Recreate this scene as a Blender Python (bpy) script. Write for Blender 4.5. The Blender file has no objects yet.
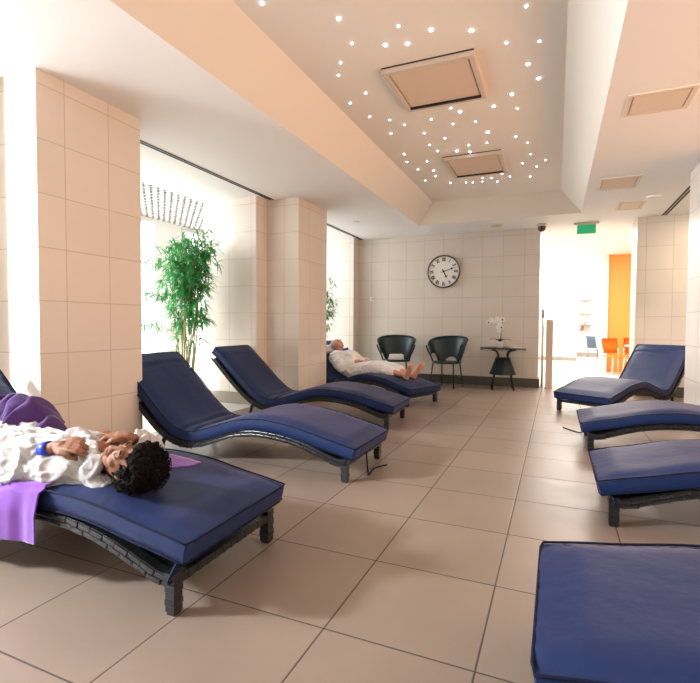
import bpy, bmesh, math, random
from mathutils import Vector, Matrix, noise
from math import pi, sin, cos, radians as R
random.seed(7)
S = bpy.context.scene
COL = S.collection
H = 2.95

# ------------------------------------------------------------------ helpers
def tag(o, label=None, cat=None, group=None, kind=None):
    if label: o['label'] = label
    if cat: o['category'] = cat
    if group: o['group'] = group
    if kind: o['kind'] = kind
    return o
def empty(name, loc=(0,0,0), rz=0, label=None, cat=None, group=None):
    o = bpy.data.objects.new(name, None); COL.objects.link(o)
    o.location = loc; o.rotation_euler = (0,0,rz); o.empty_display_size = .1
    return tag(o, label, cat, group)
def link(name, me, mat=None, parent=None, smooth=None):
    o = bpy.data.objects.new(name, me); COL.objects.link(o)
    if mat: me.materials.append(mat)
    if parent: o.parent = parent
    if smooth is not None:
        for p in me.polygons: p.use_smooth = smooth
    return o
def obj(name, bm, mat=None, parent=None, smooth=False, recalc=True):
    if recalc: bmesh.ops.recalc_face_normals(bm, faces=bm.faces)
    me = bpy.data.meshes.new(name); bm.to_mesh(me); bm.free()
    return link(name, me, mat, parent, smooth)
def autosmooth(o, deg=35):
    me = o.data
    for p in me.polygons: p.use_smooth = True
    bm = bmesh.new(); bm.from_mesh(me)
    for e in bm.edges:
        if len(e.link_faces) == 2 and e.calc_face_angle(0) > R(deg): e.smooth = False
    bm.to_mesh(me); bm.free()
    return o
def box(bm, x0,x1,y0,y1,z0,z1, bev=0, M=None, uv=False):
    r = bmesh.ops.create_cube(bm, size=1)
    vs = r['verts']
    for v in vs:
        v.co = Vector(((x0+x1)/2 + v.co.x*(x1-x0), (y0+y1)/2 + v.co.y*(y1-y0), (z0+z1)/2 + v.co.z*(z1-z0)))
        if M: v.co = M @ v.co
    if bev:
        es = list({e for v in vs for e in v.link_edges})
        bmesh.ops.bevel(bm, geom=es, offset=bev, segments=2, affect='EDGES', profile=.5)
def uvbox(bm):
    """uv in metres from the face normal"""
    L = bm.loops.layers.uv.verify()
    bmesh.ops.recalc_face_normals(bm, faces=bm.faces)
    for f in bm.faces:
        n = f.normal
        for l in f.loops:
            c = l.vert.co
            if abs(n.z) > .7: l[L].uv = (c.x, c.y)
            elif abs(n.x) > abs(n.y): l[L].uv = (c.y, c.z)
            else: l[L].uv = (c.x, c.z)
def frame_axes(d):
    d = d.normalized()
    a = Vector((0,0,1)) if abs(d.z) < .9 else Vector((1,0,0))
    x = d.cross(a).normalized(); y = d.cross(x).normalized()
    return x, y
def tube(bm, pts, r, n=8, cap=True, closed=False, flat=1.0):
    pts = [Vector(p) for p in pts]; N = len(pts)
    rr = r if isinstance(r, (list,tuple)) else [r]*N
    rings = []; px = None
    for i,p in enumerate(pts):
        if closed: d = pts[(i+1)%N]-pts[i-1]
        else: d = pts[min(i+1,N-1)]-pts[max(i-1,0)]
        if d.length < 1e-9: d = Vector((0,0,1))
        d.normalize()
        if px is None: x,y = frame_axes(d)
        else:
            x = (px - d*px.dot(d)).normalized(); y = d.cross(x)
        px = x
        rings.append([bm.verts.new(p + (x*cos(2*pi*k/n) + y*sin(2*pi*k/n)*flat)*rr[i]) for k in range(n)])
    M = N if closed else N-1
    for i in range(M):
        a,b = rings[i], rings[(i+1)%N]
        for k in range(n):
            bm.faces.new((a[k],a[(k+1)%n],b[(k+1)%n],b[k]))
    if cap and not closed:
        bm.faces.new(rings[0]); bm.faces.new(rings[-1])
def lathe(bm, prof, n=32, c=(0,0,0), close=False):
    rings = []
    for r,z in prof:
        rings.append([bm.verts.new((c[0]+r*cos(2*pi*k/n), c[1]+r*sin(2*pi*k/n), c[2]+z)) for k in range(n)])
    for a,b in zip(rings, rings[1:]):
        for k in range(n): bm.faces.new((a[k],a[(k+1)%n],b[(k+1)%n],b[k]))
    bm.faces.new(rings[0]); bm.faces.new(rings[-1])
def ellip(bm, c, r, seg=16, rot=None):
    g = bmesh.ops.create_uvsphere(bm, u_segments=seg, v_segments=max(6,seg//2), radius=1)
    for v in g['verts']:
        q = Vector((v.co.x*r[0], v.co.y*r[1], v.co.z*r[2]))
        if rot: q = rot @ q
        v.co = Vector(c)+q
def capsule(bm, a, b, ra, rb, n=14):
    a = Vector(a); b = Vector(b); d = b-a
    if d.length < 1e-6: ellip(bm, a, (ra,)*3, n); return
    ax = d.normalized(); pts = []; rs = []
    for t in (-1,-.92,-.7,-.38,0): pts.append(a+ax*ra*t); rs.append(max(ra*math.sqrt(max(0,1-t*t)), ra*.02))
    for t in (0,.38,.7,.92,1): pts.append(b+ax*rb*t); rs.append(max(rb*math.sqrt(max(0,1-t*t)), rb*.02))
    tube(bm, pts, rs, n)
def crom(pts, n):
    """Catmull-Rom through points, n samples per span"""
    P = [Vector(p) for p in pts]; P = [P[0]*2-P[1]] + P + [P[-1]*2-P[-2]]
    out = []
    for i in range(1, len(P)-2):
        for k in range(n):
            t = k/n; a,b,c,d = P[i-1:i+3]
            out.append(.5*((2*b)+(c-a)*t+(2*a-5*b+4*c-d)*t*t+(3*b-a-3*c+d)*t**3))
    out.append(P[-2]); return out
def remesh(name, bm, mat, parent, voxel=.006, smooth=6, disp=None, factor=.5):
    me = bpy.data.meshes.new(name+'_src'); bm.to_mesh(me); bm.free()
    o = bpy.data.objects.new('tmp', me); COL.objects.link(o)
    m = o.modifiers.new('r','REMESH'); m.mode = 'VOXEL'; m.voxel_size = voxel
    s = o.modifiers.new('s','SMOOTH'); s.iterations = smooth; s.factor = factor
    dg = bpy.context.evaluated_depsgraph_get(); dg.update()
    me2 = bpy.data.meshes.new_from_object(o.evaluated_get(dg))
    bpy.data.objects.remove(o); bpy.data.meshes.remove(me)
    me2.name = name
    if disp:
        ns = [v.normal.copy() for v in me2.vertices]
        for v,nn in zip(me2.vertices, ns): v.co = v.co + nn*disp(v.co, nn)
    me2.materials.clear()
    return link(name, me2, mat, parent, True)
def copy_tree(o, parent=None):
    c = o.copy(); COL.objects.link(c); c.parent = parent
    for ch in [x for x in bpy.data.objects if x.parent == o]:
        copy_tree(ch, c)
    return c

# ------------------------------------------------------------------ materials
def mat(name, col, rough=.5, metal=0, spec=None, sheen=0, emit=None, es=0, bump=None, var=None, coat=0, trans=0):
    m = bpy.data.materials.new(name); m.use_nodes = True
    nt = m.node_tree; b = nt.nodes['Principled BSDF']
    b.inputs['Base Color'].default_value = (*col,1); b.inputs['Roughness'].default_value = rough
    b.inputs['Metallic'].default_value = metal
    if spec is not None: b.inputs['Specular IOR Level'].default_value = spec
    if sheen:
        if name.startswith('navy'): b.inputs['Sheen Tint'].default_value=(1,.62,.70,1)  # pink sheen colour stands in for warm light grazing the cushions
        b.inputs['Sheen Weight'].default_value = sheen; b.inputs['Sheen Roughness'].default_value = .4
    if emit: b.inputs['Emission Color'].default_value = (*emit,1); b.inputs['Emission Strength'].default_value = es
    if coat: b.inputs['Coat Weight'].default_value = coat
    if trans: b.inputs['Transmission Weight'].default_value = trans
    tc = nt.nodes.new('ShaderNodeTexCoord')
    if var:   # (scale, amount)
        n = nt.nodes.new('ShaderNodeTexNoise'); n.inputs['Scale'].default_value = var[0]; n.inputs['Detail'].default_value = 5
        nt.links.new(tc.outputs['Object'], n.inputs['Vector'])
        mx = nt.nodes.new('ShaderNodeMix'); mx.data_type = 'RGBA'
        mx.inputs['A'].default_value = (*[c*(1-var[1]) for c in col],1); mx.inputs['B'].default_value = (*[min(1,c*(1+var[1])) for c in col],1)
        nt.links.new(n.outputs['Fac'], mx.inputs['Factor']); nt.links.new(mx.outputs['Result'], b.inputs['Base Color'])
    if bump:  # (scale, strength, distance)
        n = nt.nodes.new('ShaderNodeTexNoise'); n.inputs['Scale'].default_value = bump[0]; n.inputs['Detail'].default_value = 4
        mp = nt.nodes.new('ShaderNodeMapping')
        if len(bump) > 3: mp.inputs['Scale'].default_value = bump[3]
        nt.links.new(tc.outputs['Object'], mp.inputs['Vector']); nt.links.new(mp.outputs['Vector'], n.inputs['Vector'])
        bp = nt.nodes.new('ShaderNodeBump'); bp.inputs['Strength'].default_value = bump[1]; bp.inputs['Distance'].default_value = bump[2]
        nt.links.new(n.outputs['Fac'], bp.inputs['Height']); nt.links.new(bp.outputs['Normal'], b.inputs['Normal'])
    return m
def tile_mat(name, col, grout, pitch, off, lw, rough, tvar=.05, stain=.12, sscale=1.6, bump=.3, gloss_var=0, soft=.004):
    m = bpy.data.materials.new(name); m.use_nodes = True
    nt = m.node_tree; N = nt.nodes; b = N['Principled BSDF']
    def nd(t): return N.new(t)
    def math_(op, a, c=None, d=None):
        n = nd('ShaderNodeMath'); n.operation = op
        for i,x in enumerate((a,c,d)):
            if x is None: continue
            if isinstance(x,(int,float)): n.inputs[i].default_value = x
            else: nt.links.new(x, n.inputs[i])
        return n.outputs[0]
    uv = nd('ShaderNodeUVMap'); sp = nd('ShaderNodeSeparateXYZ'); nt.links.new(uv.outputs[0], sp.inputs[0])
    cells = []; ds = []
    for i in (0,1):
        s = math_('DIVIDE', math_('SUBTRACT', sp.outputs[i], off[i]), pitch[i])
        f = math_('FRACT', s); cells.append(math_('FLOOR', s))
        ds.append(math_('MULTIPLY', math_('MINIMUM', f, math_('SUBTRACT', 1.0, f)), pitch[i]))
    d = math_('MINIMUM', ds[0], ds[1])
    mr = nd('ShaderNodeMapRange'); mr.interpolation_type = 'SMOOTHSTEP'
    mr.inputs['From Min'].default_value = lw*.5; mr.inputs['From Max'].default_value = lw*.5+soft
    nt.links.new(d, mr.inputs['Value']); inside = mr.outputs[0]
    cb = nd('ShaderNodeCombineXYZ'); nt.links.new(cells[0], cb.inputs[0]); nt.links.new(cells[1], cb.inputs[1])
    wn = nd('ShaderNodeTexWhiteNoise'); wn.noise_dimensions = '3D'; nt.links.new(cb.outputs[0], wn.inputs['Vector'])
    # per tile shifted stain noise
    va = nd('ShaderNodeVectorMath'); va.operation = 'MULTIPLY_ADD'
    nt.links.new(wn.outputs['Color'], va.inputs[0]); va.inputs[1].default_value = (7,7,7); nt.links.new(uv.outputs[0], va.inputs[2])
    ns = nd('ShaderNodeTexNoise'); ns.inputs['Scale'].default_value = sscale; ns.inputs['Detail'].default_value = 7; ns.inputs['Roughness'].default_value = .6
    nt.links.new(va.outputs[0], ns.inputs['Vector'])
    fac = math_('ADD', math_('ADD', 1.0-stain*.5-tvar*.5, math_('MULTIPLY', ns.outputs['Fac'], stain)), math_('MULTIPLY', wn.outputs['Value'], tvar))
    vm = nd('ShaderNodeVectorMath'); vm.operation = 'SCALE'; vm.inputs[0].default_value = col; nt.links.new(fac, vm.inputs['Scale'])
    mx = nd('ShaderNodeMix'); mx.data_type = 'RGBA'; mx.inputs['A'].default_value = (*grout,1)
    nt.links.new(vm.outputs[0], mx.inputs['B']); nt.links.new(inside, mx.inputs['Factor'])
    nt.links.new(mx.outputs['Result'], b.inputs['Base Color'])
    rg = math_('ADD', rough-gloss_var*.5, math_('MULTIPLY', ns.outputs['Fac'], gloss_var))
    rg2 = math_('MAXIMUM', rg, math_('MULTIPLY', math_('SUBTRACT',1.0,inside), .8))
    nt.links.new(rg2, b.inputs['Roughness'])
    bp = nd('ShaderNodeBump'); bp.inputs['Strength'].default_value = bump; bp.inputs['Distance'].default_value = .002
    nt.links.new(inside, bp.inputs['Height']); nt.links.new(bp.outputs['Normal'], b.inputs['Normal'])
    return m
M = {}
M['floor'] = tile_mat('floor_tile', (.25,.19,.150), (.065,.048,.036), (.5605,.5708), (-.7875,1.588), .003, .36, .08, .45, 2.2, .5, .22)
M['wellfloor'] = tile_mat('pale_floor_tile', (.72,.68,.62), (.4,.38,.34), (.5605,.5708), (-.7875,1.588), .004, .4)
M['tile'] = tile_mat('wall_tile', (.69,.622,.55), (.50,.44,.37), (.38,.384), (-.566,.162), .003, .33, .05, .06, 3.0, .25)
M['paint'] = mat('ceiling_paint', (.86,.855,.84), .75)
M['coffer'] = mat('coffer_paint', (.86,.81,.73), .7)
M['white'] = mat('white_paint', (.85,.84,.82), .6)
M['skirt'] = mat('skirting', (.075,.07,.055), .35, var=(6,.15))
M['skirt_pale'] = mat('skirting_pale', (.32,.28,.23), .4)
M['navy'] = mat('navy_canvas', (.0022,.0165,.078), .55, spec=.35, sheen=.07, bump=(7,.45,.014,(1,1,1)), var=(3,.12))
M['piping'] = mat('navy_piping', (.002,.005,.025), .8, spec=.2)
M['wicker'] = mat('wicker', (.010,.011,.013), .30, bump=(160,.5,.002,(1,.15,1)), var=(25,.35))
M['wickerblack'] = mat('black_wicker', (.004,.024,.033), .38, var=(30,.4))
M['strap'] = mat('navy_strap', (.008,.02,.10), .6)
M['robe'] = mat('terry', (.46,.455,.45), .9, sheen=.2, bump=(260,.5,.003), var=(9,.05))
M['terry_lifted'] = mat('terry_lifted_for_shade', (.80,.79,.785), .9, sheen=.2, bump=(260,.5,.003))  # white terry again, colour raised to offset the shade on the far robe
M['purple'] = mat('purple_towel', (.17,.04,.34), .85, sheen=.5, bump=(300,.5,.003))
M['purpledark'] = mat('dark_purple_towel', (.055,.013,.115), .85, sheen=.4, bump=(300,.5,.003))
M['skin1'] = mat('brown_skin', (.25,.105,.055), .62, bump=(120,.15,.001), var=(14,.12))
M['skin2'] = mat('pink_skin', (.62,.30,.20), .5, bump=(120,.15,.001), var=(14,.1))
M['lip1'] = mat('lip', (.22,.06,.05), .4)
M['lash'] = mat('lash', (.01,.008,.007), .8)
M['hair'] = mat('dark_hair', (.006,.0045,.004), .95, spec=.15, bump=(140,1,.01), var=(40,.4))
M['hairgrey'] = mat('grey_hair', (.5,.47,.45), .8, bump=(140,1,.01))
M['band'] = mat('blue_band', (.02,.05,.55), .35)
M['leaf'] = mat('bamboo_leaf', (.05,.36,.09), .42, var=(12,.45))
M['cane'] = mat('bamboo_cane', (.30,.27,.09), .45, var=(8,.3))
M['pot'] = mat('white_pot', (.8,.8,.79), .3)
M['soil'] = mat('soil', (.05,.035,.025), .95)
M['black'] = mat('black_metal', (.01,.011,.012), .35)
M['dark'] = mat('dark_gap', (.012,.011,.010), .6)
M['clockface'] = mat('clock_face', (.86,.83,.80), .45)
M['ink'] = mat('ink', (.015,.013,.012), .6)
M['hatch'] = mat('hatch_panel', (.74,.57,.44), .6)
M['hatchframe'] = mat('hatch_frame', (.66,.56,.46), .5)
M['ventcream'] = mat('vent_cream', (.72,.62,.50), .5)
M['star'] = mat('star', (.9,.9,1), .3, emit=(.70,.80,1), es=18)
M['green'] = mat('exit_green', (.02,.36,.16), .4, emit=(.02,.40,.17), es=.5)
M['bronze'] = mat('brushed_bronze', (.72,.58,.48), .4, .25, bump=(60,.2,.001,(1,1,.02)))
M['orange'] = mat('orange_paint', (.86,.34,.065), .5)
M['orangeplastic'] = mat('orange_plastic', (.95,.26,.02), .35)
M['whiteplastic'] = mat('white_plastic', (.85,.84,.82), .35)
M['greyblue'] = mat('greyblue_plastic', (.16,.22,.28), .4)
M['lit'] = mat('frosted_lit_glass', (.9,.9,.9), .5, emit=(.93,.97,1), es=2.6)
M['litwarm'] = mat('warm_lamp', (.9,.9,.9), .5, emit=(1,.90,.76), es=16)
M['down'] = mat('downlight_lens', (.9,.9,.9), .5, emit=(1,.78,.55), es=2)
M['brownlens'] = mat('downlight_brown', (.25,.14,.08), .4)
M['magenta'] = mat('orchid_centre', (.20,.02,.09), .6)
M['petal'] = mat('orchid_petal', (.85,.83,.82), .6)
M['leafdark'] = mat('orchid_leaf', (.015,.03,.015), .35)
M['paper'] = mat('paper', (.7,.62,.52), .6)
M['chrome'] = mat('metal_trim', (.6,.6,.6), .3, .9)
M['bottle'] = mat('bottle_dark', (.25,.08,.07), .4)

# ------------------------------------------------------------------ setting
def structure(name, bm, m, uv=True, smooth=False):
    if uv: uvbox(bm)
    o = obj(name, bm, m, smooth=smooth); o['kind'] = 'structure'; return o
def slab(name, boxes, m):
    bm = bmesh.new()
    for b in boxes: box(bm, *b)
    return structure(name, bm, m)
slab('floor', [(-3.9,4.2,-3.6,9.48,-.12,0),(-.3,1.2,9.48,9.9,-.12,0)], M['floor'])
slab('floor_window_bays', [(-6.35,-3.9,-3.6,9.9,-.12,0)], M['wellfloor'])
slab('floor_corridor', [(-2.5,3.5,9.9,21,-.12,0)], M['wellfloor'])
slab('wall_left_near_pier', [(-4.05,-3.4,2.26,3.18,0,H),(-4.82,-3.9,1.99,3.45,0,H)], M['tile'])
slab('wall_left_far_pier', [(-3.9,-3.37,5.95,6.85,0,H),(-4.82,-3.9,5.68,7.12,0,H)], M['tile'])
slab('wall_left_end_pier', [(-4.82,-3.9,9.2,9.9,0,H)], M['tile'])
slab('wall_far', [(-3.9,-.3,9.48,9.9,0,H)], M['tile'])
slab('wall_far_right', [(1.2,4.2,9.2,9.8,0,H)], M['tile'])
slab('wall_right_pier', [(1.41,1.95,5.95,6.78,0,H),(1.95,2.9,5.7,7.1,0,H)], M['tile'])
slab('wall_right', [(4.0,4.2,-3.6,9.2,0,H)], M['white'])
slab('wall_rear', [(-6.35,4.2,-3.75,-3.6,0,3.6)], M['tile'])
slab('wall_left', [(-6.5,-6.35,-3.6,9.9,0,H+.3)], M['white'])
slab('wall_left_far_end', [(-6.35,-4.82,9.7,9.9,0,H+.3)], M['white'])
# skirting
for nm,b in dict(baseboard_far=[(-3.9,-.3,9.455,9.48,0,.17),(-.3,-.275,9.455,9.9,0,.17)],
                 baseboard_far_right=[(1.2,4.0,9.175,9.2,0,.17)],).items():
    slab(nm, b, M['skirt'])
def skirt_pier(x0,x1,y0,y1): return [(x0,x1,y0-.015,y0,0,.17),(x0,x1,y1,y1+.015,0,.17),(x1,x1+.015,y0-.015,y1+.015,0,.17)]
slab('baseboard_left', skirt_pier(-3.9,-3.4,2.26,3.18)+skirt_pier(-4.82,-3.9,1.99,3.45)+skirt_pier(-3.9,-3.37,5.95,6.85)+skirt_pier(-4.82,-3.9,5.68,7.12), M['skirt_pale'])
# ceiling with the coffer
CX0,CX1,CY0,CY1 = -2.32,.33,-1.6,8.48
TX0,TX1,TY0,TY1 = -1.99,.03,-1.3,8.19; CZ = 3.27
bm = bmesh.new()
for b in [(-4.83,CX0,-3.6,9.9),(CX1,4.2,-3.6,9.9),(CX0,CX1,-3.6,CY0),(CX0,CX1,CY1,9.9)]:
    vs = [bm.verts.new((x,y,H)) for x,y in ((b[0],b[2]),(b[0],b[3]),(b[1],b[3]),(b[1],b[2]))]
    bm.faces.new(vs)
bmesh.ops.remove_doubles(bm, verts=bm.verts, dist=1e-5)
r = bmesh.ops.extrude_face_region(bm, geom=bm.faces[:])
for g in r['geom']:
    if isinstance(g, bmesh.types.BMVert): g.co.z += .02
structure('ceiling', bm, M['paint'])
bm = bmesh.new()
lo = [Vector(p) for p in ((CX0,CY0,H),(CX1,CY0,H),(CX1,CY1,H),(CX0,CY1,H))]
hi = [Vector(p) for p in ((TX0,TY0,CZ),(TX1,TY0,CZ),(TX1,TY1,CZ),(TX0,TY1,CZ))]
for i in range(4):
    j = (i+1)%4
    bm.faces.new([bm.verts.new(p) for p in (lo[i],lo[j],hi[j],hi[i])])
structure('ceiling_coffer_sides', bm, M['coffer'])
bm = bmesh.new(); box(bm, TX0-.001,TX1+.001,TY0-.001,TY1+.001,CZ,CZ+.03)
structure('ceiling_coffer_top', bm, M['coffer'])
slab('ceiling_corridor', [(-2.5,3.5,9.9,21,H,H+.05)], M['white'])
# perforated ceiling over the light well
bm = bmesh.new()
y = -3.6
while y < 9.7:
    box(bm, -6.35,-4.83,y,y+.055,H-.004,H+.004); y += .125
x = -6.35
while x < -4.83:
    box(bm, x,x+.055,-3.6,9.7,H-.004,H+.004); x += .125
structure('ceiling_grid', bm, M['white'], uv=False)
slab('ceiling_light_well', [(-6.35,-4.83,-3.6,9.9,H+.10,H+.14)], mat('void_grey',(.42,.42,.43),.9))
# tall frosted windows at the back of the light well
def window(i, y0, y1, z0=.25, z1=2.85):
    bm = bmesh.new(); box(bm,-6.34,-6.32,y0,y1,z0,z1)
    w = obj('window_%d'%i, bm, M['lit']); w['kind']='structure'
    bm = bmesh.new()
    for yy in (y0,(y0+y1)/2,y1): box(bm,-6.345,-6.29,yy-.02,yy+.02,z0,z1)
    for zz in (z0,z1): box(bm,-6.345,-6.29,y0,y1,zz-.02,zz+.02)
    obj('window_frame', bm, M['white'], w)
window(1,3.4,6.2); window(2,6.9,9.5); window(3,-2.8,1.9)

# corridor beyond the opening
slab('wall_corridor_left', [(-2.7,-2.5,9.9,21,0,H)], M['white'])
slab('wall_corridor_far', [(-2.5,.62,17.4,17.6,0,H)], M['white'])
slab('wall_corridor_end', [(.62,3.5,19.9,20.1,0,H)], M['white'])
slab('wall_corridor_right', [(3.5,3.7,9.8,21,0,H)], M['white'])
slab('wall_corridor_divider', [(1.07,1.18,13.62,14.6,0,H)], M['white'])
slab('wall_corridor_orange', [(1.18,2.6,13.72,13.85,0,H)], M['orange'])
slab('baseboard_corridor', [(-2.5,.62,17.37,17.4,0,.12)], M['skirt_pale'])
slab('baseboard_corridor_end', [(.62,3.5,19.87,19.9,0,.17)], M['skirt_pale'])

# ------------------------------------------------------------------ ceiling fittings
def hatch(x0,x1,y0,y1,z,label,group):
    t = empty('ceiling_access_hatch', ((x0+x1)/2,(y0+y1)/2,z), label=label, cat='ceiling panel', group=group)
    cx,cy = (x1-x0)/2,(y1-y0)/2
    bm = bmesh.new(); w = .045
    for b in ((-cx,cx,-cy,-cy+w),(-cx,cx,cy-w,cy),(-cx,-cx+w,-cy+w,cy-w),(cx-w,cx,-cy+w,cy-w)):
        box(bm,b[0],b[1],b[2],b[3],-.045,0,.004)
    obj('frame', bm, M['hatchframe'], t)
    bm = bmesh.new(); box(bm,-cx+w+.008,cx-w-.008,-cy+w+.02,cy-w-.028,-.035,-.02,.004)
    obj('panel', bm, M['hatch'], t)
    bm = bmesh.new(); box(bm,-cx+w,cx-w,-cy+w,cy-w,-.012,-.002)
    box(bm,-cx+w,cx-w,cy-w-.026,cy-w-.002,-.05,-.012)
    box(bm,-cx,cx,-cy-.008,-cy-.002,-.008,0)
    obj('shadow_gap', bm, M['dark'], t)
hatch(-1.37,-.62,3.80,4.57,CZ,'larger square hatch in the starry coffer, the one nearer the front','hatches in the coffer')
hatch(-1.36,-.65,6.06,6.86,CZ,'smaller-looking square hatch in the starry coffer, the one nearer the clock wall','hatches in the coffer')
def vent(x0,x1,y0,y1,label,m):
    t = empty('ceiling_vent', ((x0+x1)/2,(y0+y1)/2,H), label=label, cat='vent', group='flush panels in the right ceiling')
    cx,cy = (x1-x0)/2,(y1-y0)/2; w=.035
    bm = bmesh.new()
    for b in ((-cx,cx,-cy,-cy+w),(-cx,cx,cy-w,cy),(-cx,-cx+w,-cy+w,cy-w),(cx-w,cx,-cy+w,cy-w)):
        box(bm,b[0],b[1],b[2],b[3],-.009,0,.002)
    obj('frame', bm, M['ventcream'], t)
    bm = bmesh.new(); box(bm,-cx+w+.012,cx-w-.012,-cy+w+.01,cy-w-.01,-.007,-.002,.001)
    obj('panel', bm, m, t)
    bm = bmesh.new(); box(bm,-cx+w,cx-w,-cy+w,cy-w,-.0015,-.0005)
    obj('shadow_gap', bm, M['skirt_pale'], t)
vent(.48,.95,4.33,4.75,'cream flush ceiling vent over the right row of loungers, nearest one',M['ventcream'])
vent(.45,.91,6.62,7.18,'pinkish flush ceiling panel further back over the right loungers',M['hatch'])
vent(.80,1.15,8.0,8.5,'faint pale ceiling panel furthest back near the tiled end wall',M['ventcream'])
def slot(x,y0,y1,label):
    t = empty('linear_slot_diffuser', (x,(y0+y1)/2,H), label=label, cat='air vent', group='linear ceiling slots')
    L = (y1-y0)/2
    bm = bmesh.new()
    for a in (-.042,.0,.042): box(bm,a-.005,a+.005,-L,L,-.004,0)
    obj('trim', bm, M['white'], t)
    bm = bmesh.new(); box(bm,-.037,-.005,-L,L,-.006,-.001); box(bm,.005,.037,-L,L,-.006,-.001)
    obj('slot', bm, M['dark'], t)
slot(-3.80,3.2,5.93,'long black double ceiling slot over the bay with the large bamboo')
slot(-3.80,7.0,9.40,'long black double ceiling slot beside the far left bay')
slot(1.56,6.85,9.15,'black double ceiling slot on the right by the tiled end wall')
def disc(name, x,y,z,r,m,label,cat,depth=.02,ring=None):
    t = empty(name,(x,y,z),label=label,cat=cat)
    bm = bmesh.new(); lathe(bm,[(r,0),(r,-depth*.6),(r*.93,-depth),(r*.72,-depth)],28); obj('rim',bm,ring or M['white'],t,True)
    bm = bmesh.new(); lathe(bm,[(r*.71,-.002),(r*.71,-depth*.8),(r*.3,-depth*.85)],28); obj('lens',bm,m,t,True)
disc('recessed_downlight',-1.03,8.94,H,.10,M['brownlens'],'brown round downlight in the ceiling above the clock wall','ceiling light',ring=M['hatchframe'])
disc('smoke_detector',-3.27,7.77,H,.08,M['white'],'small white round smoke detector on the left ceiling','smoke detector')
disc('recessed_downlight',1.20,7.78,H,.09,M['ventcream'],'faint cream round downlight in the ceiling on the right','ceiling light')
# dome camera
t = empty('dome_camera',(-.27,9.15,H),label='dark dome security camera under the ceiling at the end of the clock wall',cat='camera')
bm = bmesh.new(); lathe(bm,[(.085,0),(.085,-.035),(.07,-.045)],28); obj('mount',bm,M['hatchframe'],t,True)
bm = bmesh.new(); lathe(bm,[(.068,-.04),(.068,-.07),(.058,-.105),(.035,-.128),(.008,-.135)],28); obj('dome',bm,mat('dome',(.10,.05,.04),.15),t,True)
# exit sign
t = empty('exit_sign',(.445,9.3,H),label='green exit sign hanging above the bright doorway',cat='sign')
bm = bmesh.new(); box(bm,-.20,.20,-.03,.03,-.035,0,.004); obj('mount',bm,M['hatchframe'],t)
bm = bmesh.new(); box(bm,-.148,.148,-.014,.014,-.195,-.04,.004); obj('panel',bm,M['green'],t)

# star lights
px = [(380+a*.457,b*.457) for a,b in [(12,98),(60,95),(112,65),(200,66),(40,57),(320,13),(277,93),(349,90),(324,140),(347,171),(288,206),(301,237),(249,232),(175,244),(209,266),(236,289),(160,271),(155,236),(112,261),(97,291),(53,273),(21,262),(24,292),(142,302),(109,317),(126,330),(168,330),(197,332),(194,317),(234,312),(297,299),(323,312),(330,337),(312,357),(343,364),(329,386),(362,350),(53,337),(59,354),(103,353),(83,371),(117,373),(122,385),(99,395),(154,400),(188,399),(203,399),(225,389),(224,397),(244,389),(257,397),(267,380),(284,386)]]
px += [(100+a*.4286,b*.4286) for a,b in [(378,7),(557,43),(587,101),(561,146),(556,175),(620,217),(584,240),(629,272)]]
BIG = {0,1,2,3,8,9,10,12,13,15,53,54,26,27}
F,YAW,PITCH,ROLL,CH = 477.6,.40768,.03474,.00542,1.15
cy_,sy_ = cos(YAW),sin(YAW)
fwd = Vector((-sy_*cos(PITCH),cy_*cos(PITCH),-sin(PITCH)))
rt0 = Vector((cy_,sy_,0)); up0 = rt0.cross(fwd)
rt = rt0*cos(ROLL)+up0*sin(ROLL); up = -rt0*sin(ROLL)+up0*cos(ROLL)
def star_xy(u,v):
    d = fwd+rt*(u-350)/F-up*(v-341.5)/F
    return Vector((0,0,CH))+d*((CZ-CH)/d.z)
star_me = {}
for k,rad in (('b',.013),('s',.0085)):
    bm = bmesh.new(); ellip(bm,(0,0,0),(rad,rad,rad*.7),12)
    me = bpy.data.meshes.new('star_light'); bm.to_mesh(me); bm.free(); me.materials.append(M['star'])
    for p in me.polygons: p.use_smooth=True
    star_me[k]=me
for i,(u,v) in enumerate(px):
    p = star_xy(u,v)
    o = bpy.data.objects.new('star_light', star_me['b' if i in BIG else 's']); COL.objects.link(o)
    o.location = (p.x,p.y,CZ-.003)
    tag(o,'tiny white point of light scattered in the starry ceiling coffer','light','fibre optic stars in the coffer')

# ------------------------------------------------------------------ lounger
PROF = [(0,.262),(.12,.292),(.27,.325),(.45,.37),(.62,.397),(.82,.412),(1.0,.395),(1.18,.345),(1.36,.285),(1.5,.255),(1.62,.262),(1.73,.315),(1.87,.43),(2.02,.575),(2.16,.708),(2.27,.81),(2.34,.865)]
FR = [(.09,.155),(.16,.168),(.29,.215),(.46,.268),(.64,.30),(.82,.312),(.92,.308),(1.07,.285),(1.24,.232),(1.39,.178),(1.56,.15),(1.68,.165),(1.80,.215),(1.92,.30),(2.06,.425),(2.2,.565),(2.36,.73)]
def profile(P, n=8):
    return crom([(u,0,z) for u,z in P], n)
def ztop(u):
    pts = PROFS
    if u <= pts[0].x: return pts[0].z
    for a,b in zip(pts,pts[1:]):
        if a.x <= u <= b.x: return a.z+(b.z-a.z)*(u-a.x)/(b.x-a.x+1e-9)
    return pts[-1].z
PROFS = profile(PROF, 8)
def lerp_path(path, step):
    out=[path[0].copy()]; acc=0
    for a,b in zip(path,path[1:]):
        L=(b-a).length; d=step-acc
        while d<=L: out.append(a+(b-a)*(d/L)); d+=step
        acc=L-(d-step)
    return out
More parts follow.
